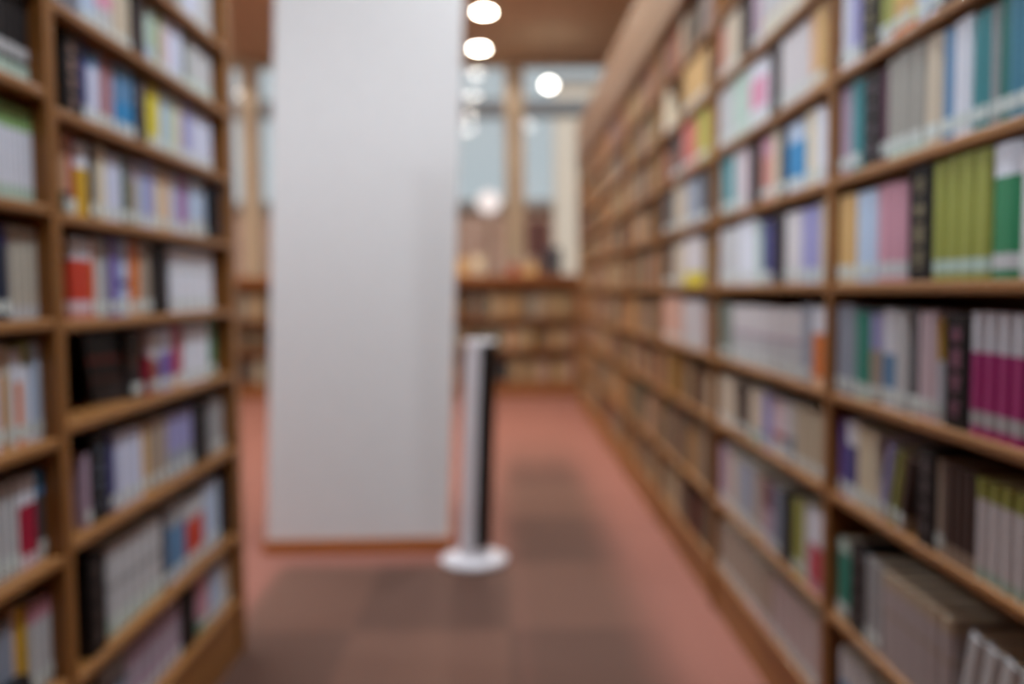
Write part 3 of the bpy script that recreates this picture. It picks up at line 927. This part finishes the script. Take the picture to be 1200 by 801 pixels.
# ------------------------------------------------------------------ tower fan
ft = empty('tower_fan', (-0.142, 4.04, 0))
tag(ft, 'slim white tower fan with black grille on round base beside the column', 'fan')
bm = bmesh.new()
lathe(bm, [(0, 0.0), (0.155, 0.0), (0.160, 0.006), (0.158, 0.016), (0.12, 0.030), (0.07, 0.040), (0, 0.042)])
obj('base', bm, M_WHITEP, ft, smooth=True)
LEAN = math.tan(R(2.3))


def fan_prof(bm, rx, ry, z0, z1, a0, a1, n=24, cut=False, mi=0):
    """an extruded arc of the oval body, from angle a0 to a1; closed across"""
    ps = [(rx * math.cos(a0 + (a1 - a0) * i / n), ry * math.sin(a0 + (a1 - a0) * i / n)) for i in range(n + 1)]
    if abs(a1 - a0 - 2 * math.pi) < 1e-4:
        ps = ps[:-1]
    zs = [z0, z0 + 0.01, z1 - 0.012, z1 - 0.003, z1]
    sc = [0.97, 1, 1, 0.97, 0.88]
    rings = [[bm.verts.new((x * s + LEAN * z, y * s, z)) for x, y in ps] for z, s in zip(zs, sc)]
    for a, b in zip(rings, rings[1:]):
        for i in range(len(ps)):
            j = (i + 1) % len(ps)
            bm.faces.new((a[i], a[j], b[j], b[i]))
    bm.faces.new(rings[0])
    bm.faces.new(rings[-1])


bm = bmesh.new()
fan_prof(bm, 0.074, 0.078, 0.042, 1.065, R(60), R(60) + 2 * math.pi * 0.999999, 40)
obj('housing', bm, M_WHITEP, ft, smooth=False)
# black grille: a curved panel of fine slats set over the right front of the body
bm = bmesh.new()
fan_prof(bm, 0.0775, 0.0815, 0.075, 1.05, R(-88), R(30), 24)
gr = obj('grille', bm, M_BLACKP, ft)
bm = bmesh.new()
for i in range(48):
    z = 0.095 + i * 0.0195
    for k in range(12):
        a = R(-84) + R(110) * k / 12
        b2 = R(-84) + R(110) * (k + 1) / 12
        p = [(0.0775 * math.cos(a) + LEAN * z, 0.0815 * math.sin(a)), (0.0775 * math.cos(b2) + LEAN * z, 0.0815 * math.sin(b2)),
             (0.080 * math.cos(b2) + LEAN * z, 0.084 * math.sin(b2)), (0.080 * math.cos(a) + LEAN * z, 0.084 * math.sin(a))]
        lo = [bm.verts.new((x, y, z)) for x, y in p]
        hi = [bm.verts.new((x, y, z + 0.004)) for x, y in p]
        bm.faces.new(lo)
        bm.faces.new(hi)
        for j in range(4):
            bm.faces.new((lo[j], lo[(j + 1) % 4], hi[(j + 1) % 4], hi[j]))
obj('grille_slats', bm, M_BLACKP, gr)
bm = bmesh.new()
lathe(bm, [(0, 1.066), (0.05, 1.066), (0.05, 1.070), (0.045, 1.073), (0, 1.073)], LEAN * 1.066, 0, 32)
obj('control_panel', bm, M_BLACKP, ft, smooth=False)

# ------------------------------------------------------------------ lamps
M_LAMP = emit('lamp_diffuser', (1.0, 0.91, 0.78), 45.0)
M_RING = plain('lamp_ring_paint', (214, 200, 180), 0.4, 0.02)


def downlight(p, label):
    root = empty('downlight', (p.x, p.y, H))
    tag(root, label, 'ceiling light', 'recessed ceiling lights')
    bm = bmesh.new()
    lathe(bm, [(0.096, -0.001), (0.096, -0.006), (0.114, -0.006), (0.118, -0.001)], seg=32)
    obj('trim_ring', bm, M_RING, root)
    bm = bmesh.new()
    lathe(bm, [(0, -0.024), (0.05, -0.021), (0.082, -0.011), (0.096, -0.001)], seg=32)
    obj('lamp_disc', bm, M_LAMP, root)
    return root


def spot(p, e, z=H - 0.03, size=R(140), col=(1.0, 0.95, 0.89)):
    ld = bpy.data.lights.new('lamp_beam', 'SPOT')
    ld.energy = e
    ld.color = col
    ld.spot_size = size
    ld.spot_blend = 0.3
    ld.shadow_soft_size = 0.08
    lo = bpy.data.objects.new('lamp_beam', ld)
    COL.objects.link(lo)
    lo.location = (p.x, p.y, z)
    return lo


E_SPOT = 150
base = bpt(0.418, 9.01)
base = Vector((-0.153, 9.01, 0))
uu = Vector((-math.sin(BY), math.cos(BY), 0))
vv = Vector((math.cos(BY), math.sin(BY), 0))
names = {1: 'round recessed ceiling light nearest the window wall, lower of the visible pair', 0: 'round recessed ceiling light at the top of the picture right of the column'}
for k in range(1, -7, -1):
    p = base + uu * (1.345 * k)
    if k >= 0:
        downlight(p, names[k])
    elif k >= -2:
        downlight(p, 'recessed ceiling light overhead, %s in the row back from the window' % ORD[1 - k])
    if k < -1:
        p = p + vv * 0.05
    col = (1.0, 0.90, 0.79) if k >= -2 else (0.92, 1.01, 1.12)
    e = E_SPOT * (0.3 if k == 1 else 1.08 if k >= -2 else 1.0)
    spot(p, e, col=col)
    q = p - vv * 3.33
    if k >= 0:
        downlight(q, 'recessed ceiling light of the row beyond the column, %s from the window' % ORD[1 - k])
    spot(q, e, col=col)

# round pendant lamp near the window
pp = Vector(((645 - 588) * 0.0098, 9.8, 1.3 + 0.235 * 9.8))
root = empty('pendant_lamp', (pp.x, pp.y, pp.z))
tag(root, 'bright round pendant lamp hanging before the window near the cream wall', 'pendant lamp')
bm = bmesh.new()
lathe(bm, [(0, -0.05), (0.04, -0.045), (0.066, -0.02), (0.07, 0), (0.066, 0.02), (0.04, 0.045), (0, 0.05)], seg=32)
obj('globe', bm, emit('pendant_glow', (1.0, 0.95, 0.86), 11.0), root, smooth=True)
bm = bmesh.new()
lathe(bm, [(0.003, 0.045), (0.003, H - pp.z)], seg=8)
obj('cord', bm, M_STEEL, root)

# ------------------------------------------------------------------ outside the window
def brick_mat():
    mt, nt, b = new_mat('red_brick')
    tc = N(nt, 'ShaderNodeTexCoord')
    mp = N(nt, 'ShaderNodeMapping')
    mp.inputs['Rotation'].default_value = (R(90), 0, 0)
    br = N(nt, 'ShaderNodeTexBrick', Scale=3.0)
    br.inputs['Color1'].default_value = lin((184, 142, 126))
    br.inputs['Color2'].default_value = lin((160, 118, 104))
    br.inputs['Mortar'].default_value = lin((186, 170, 150))
    nt.links.new(tc.outputs['Object'], mp.inputs[0])
    nt.links.new(mp.outputs[0], br.inputs['Vector'])
    nt.links.new(br.outputs['Color'], b.inputs['Base Color'])
    b.inputs['Roughness'].default_value = 0.9
    return mt


tag(box_obj('ground_outside', (-20, 11.9, -0.12), (20, 40, -0.02), plain('courtyard_paving', (150, 140, 130), 0.9, 0.1, 3)), kind='structure')
ob = empty('brick_building', (0, 18.5, 0))
tag(ob, 'low reddish brick building seen through the window', 'building')
bm = bmesh.new()
add_box(bm, -14, 0, -0.02, 5.5, 4, 3.05)
obj('brick_wall', bm, brick_mat(), ob)
bm = bmesh.new()
add_box(bm, -14.1, -0.15, 3.05, 5.6, 4.1, 3.2)
obj('roof_edge', bm, plain('roof_metal', (150, 142, 138), 0.6), ob)
for x in (0.55, -7.4, -4.1):
    bm = bmesh.new()
    add_box(bm, x, -0.03, 1.2, x + 0.5, -0.001, 2.8)
    w = obj('shutter', bm, plain('dark_red_shutter', (92, 50, 46), 0.6), ob, bevel=0.01)
cw_ = empty('courtyard_wall', (1.04, 16.6, 0))
tag(cw_, 'tall cream courtyard wall seen through the last pane beside the long bookcase', 'wall')
bm = bmesh.new()
add_box(bm, 0, 0, -0.02, 3.6, 0.4, 5.2)
obj('plaster_face', bm, M_CREAM, cw_)
bm = bmesh.new()
add_box(bm, -0.05, -0.05, 5.2, 3.65, 0.45, 5.32)
obj('coping', bm, plain('roof_metal', (150, 142, 138), 0.6), cw_)
# canopy beam across the window outside
cb = empty('canopy', (0, 13.4, 0))
tag(cb, 'grey horizontal canopy beam outside across the upper window', 'canopy')
bm = bmesh.new()
add_box(bm, -7, 0, 4.02, 1.9, 0.4, 4.24)
obj('canopy_beam', bm, plain('canopy_metal', (128, 130, 134), 0.6), cb, bevel=0.01)
for x in (-6.8, 1.6):
    bm = bmesh.new()
    add_box(bm, x, 0.1, -0.02, x + 0.16, 0.28, 4.02)
    obj('canopy_post', bm, plain('canopy_metal', (128, 130, 134), 0.6), cb, bevel=0.01)
# glowing globes on posts, added outside to stand in for reflections in the panes
for x, y, z, r, st, lab in ((-0.21, 15.5, 2.87, 0.20, 1.3, 'added glowing globe on a post, standing in for a window reflection beside the mullion'),
                            (-0.86, 15.0, 3.06, 0.17, 0.75, 'added pale blue glowing globe, standing in for a window reflection by the column edge')):
    root = empty('reflection_globe', (x, y, -0.02))
    tag(root, lab, 'reflection stand-in')
    bm = bmesh.new()
    lathe(bm, [(r * math.sin(math.pi * i / 16), z + 0.02 - r * math.cos(math.pi * i / 16)) for i in range(17)], seg=32)
    obj('globe', bm, emit('reflection_glow_%d' % int(st * 100), (1.0, 0.87, 0.83) if st > 1 else (0.8, 0.92, 1.0), st), root, smooth=True)
    bm = bmesh.new()
    lathe(bm, [(0.07, 0), (0.07, 0.05), (0.03, 0.08), (0.03, z + 0.02 - r * 0.97)], seg=16)
    obj('post', bm, plain('post_paint', (140, 120, 104), 0.6), root)

sd = bpy.data.lights.new('sun', 'SUN')
sd.energy = 2.6
sd.angle = R(12)
sd.color = (1.0, 0.92, 0.83)
sun = bpy.data.objects.new('sun', sd)
COL.objects.link(sun)
sun.rotation_euler = (R(42), 0, R(-14))

# ------------------------------------------------------------------ world, colour management
wd = bpy.data.worlds.new('sky')
S.world = wd
wd.use_nodes = True
bg = wd.node_tree.nodes['Background']
bg.inputs[0].default_value = (0.52, 0.60, 0.64, 1)
bg.inputs[1].default_value = 1.0
S.view_settings.view_transform = 'Standard'
S.view_settings.look = 'None'
S.view_settings.gamma = 1
S.view_settings.exposure = 0
S.view_settings.use_curve_mapping = False
S.cycles.use_denoising = True
S.cycles.max_bounces = 8
S.cycles.sample_clamp_indirect = 8
print('BOOKS', BOOKS[0])
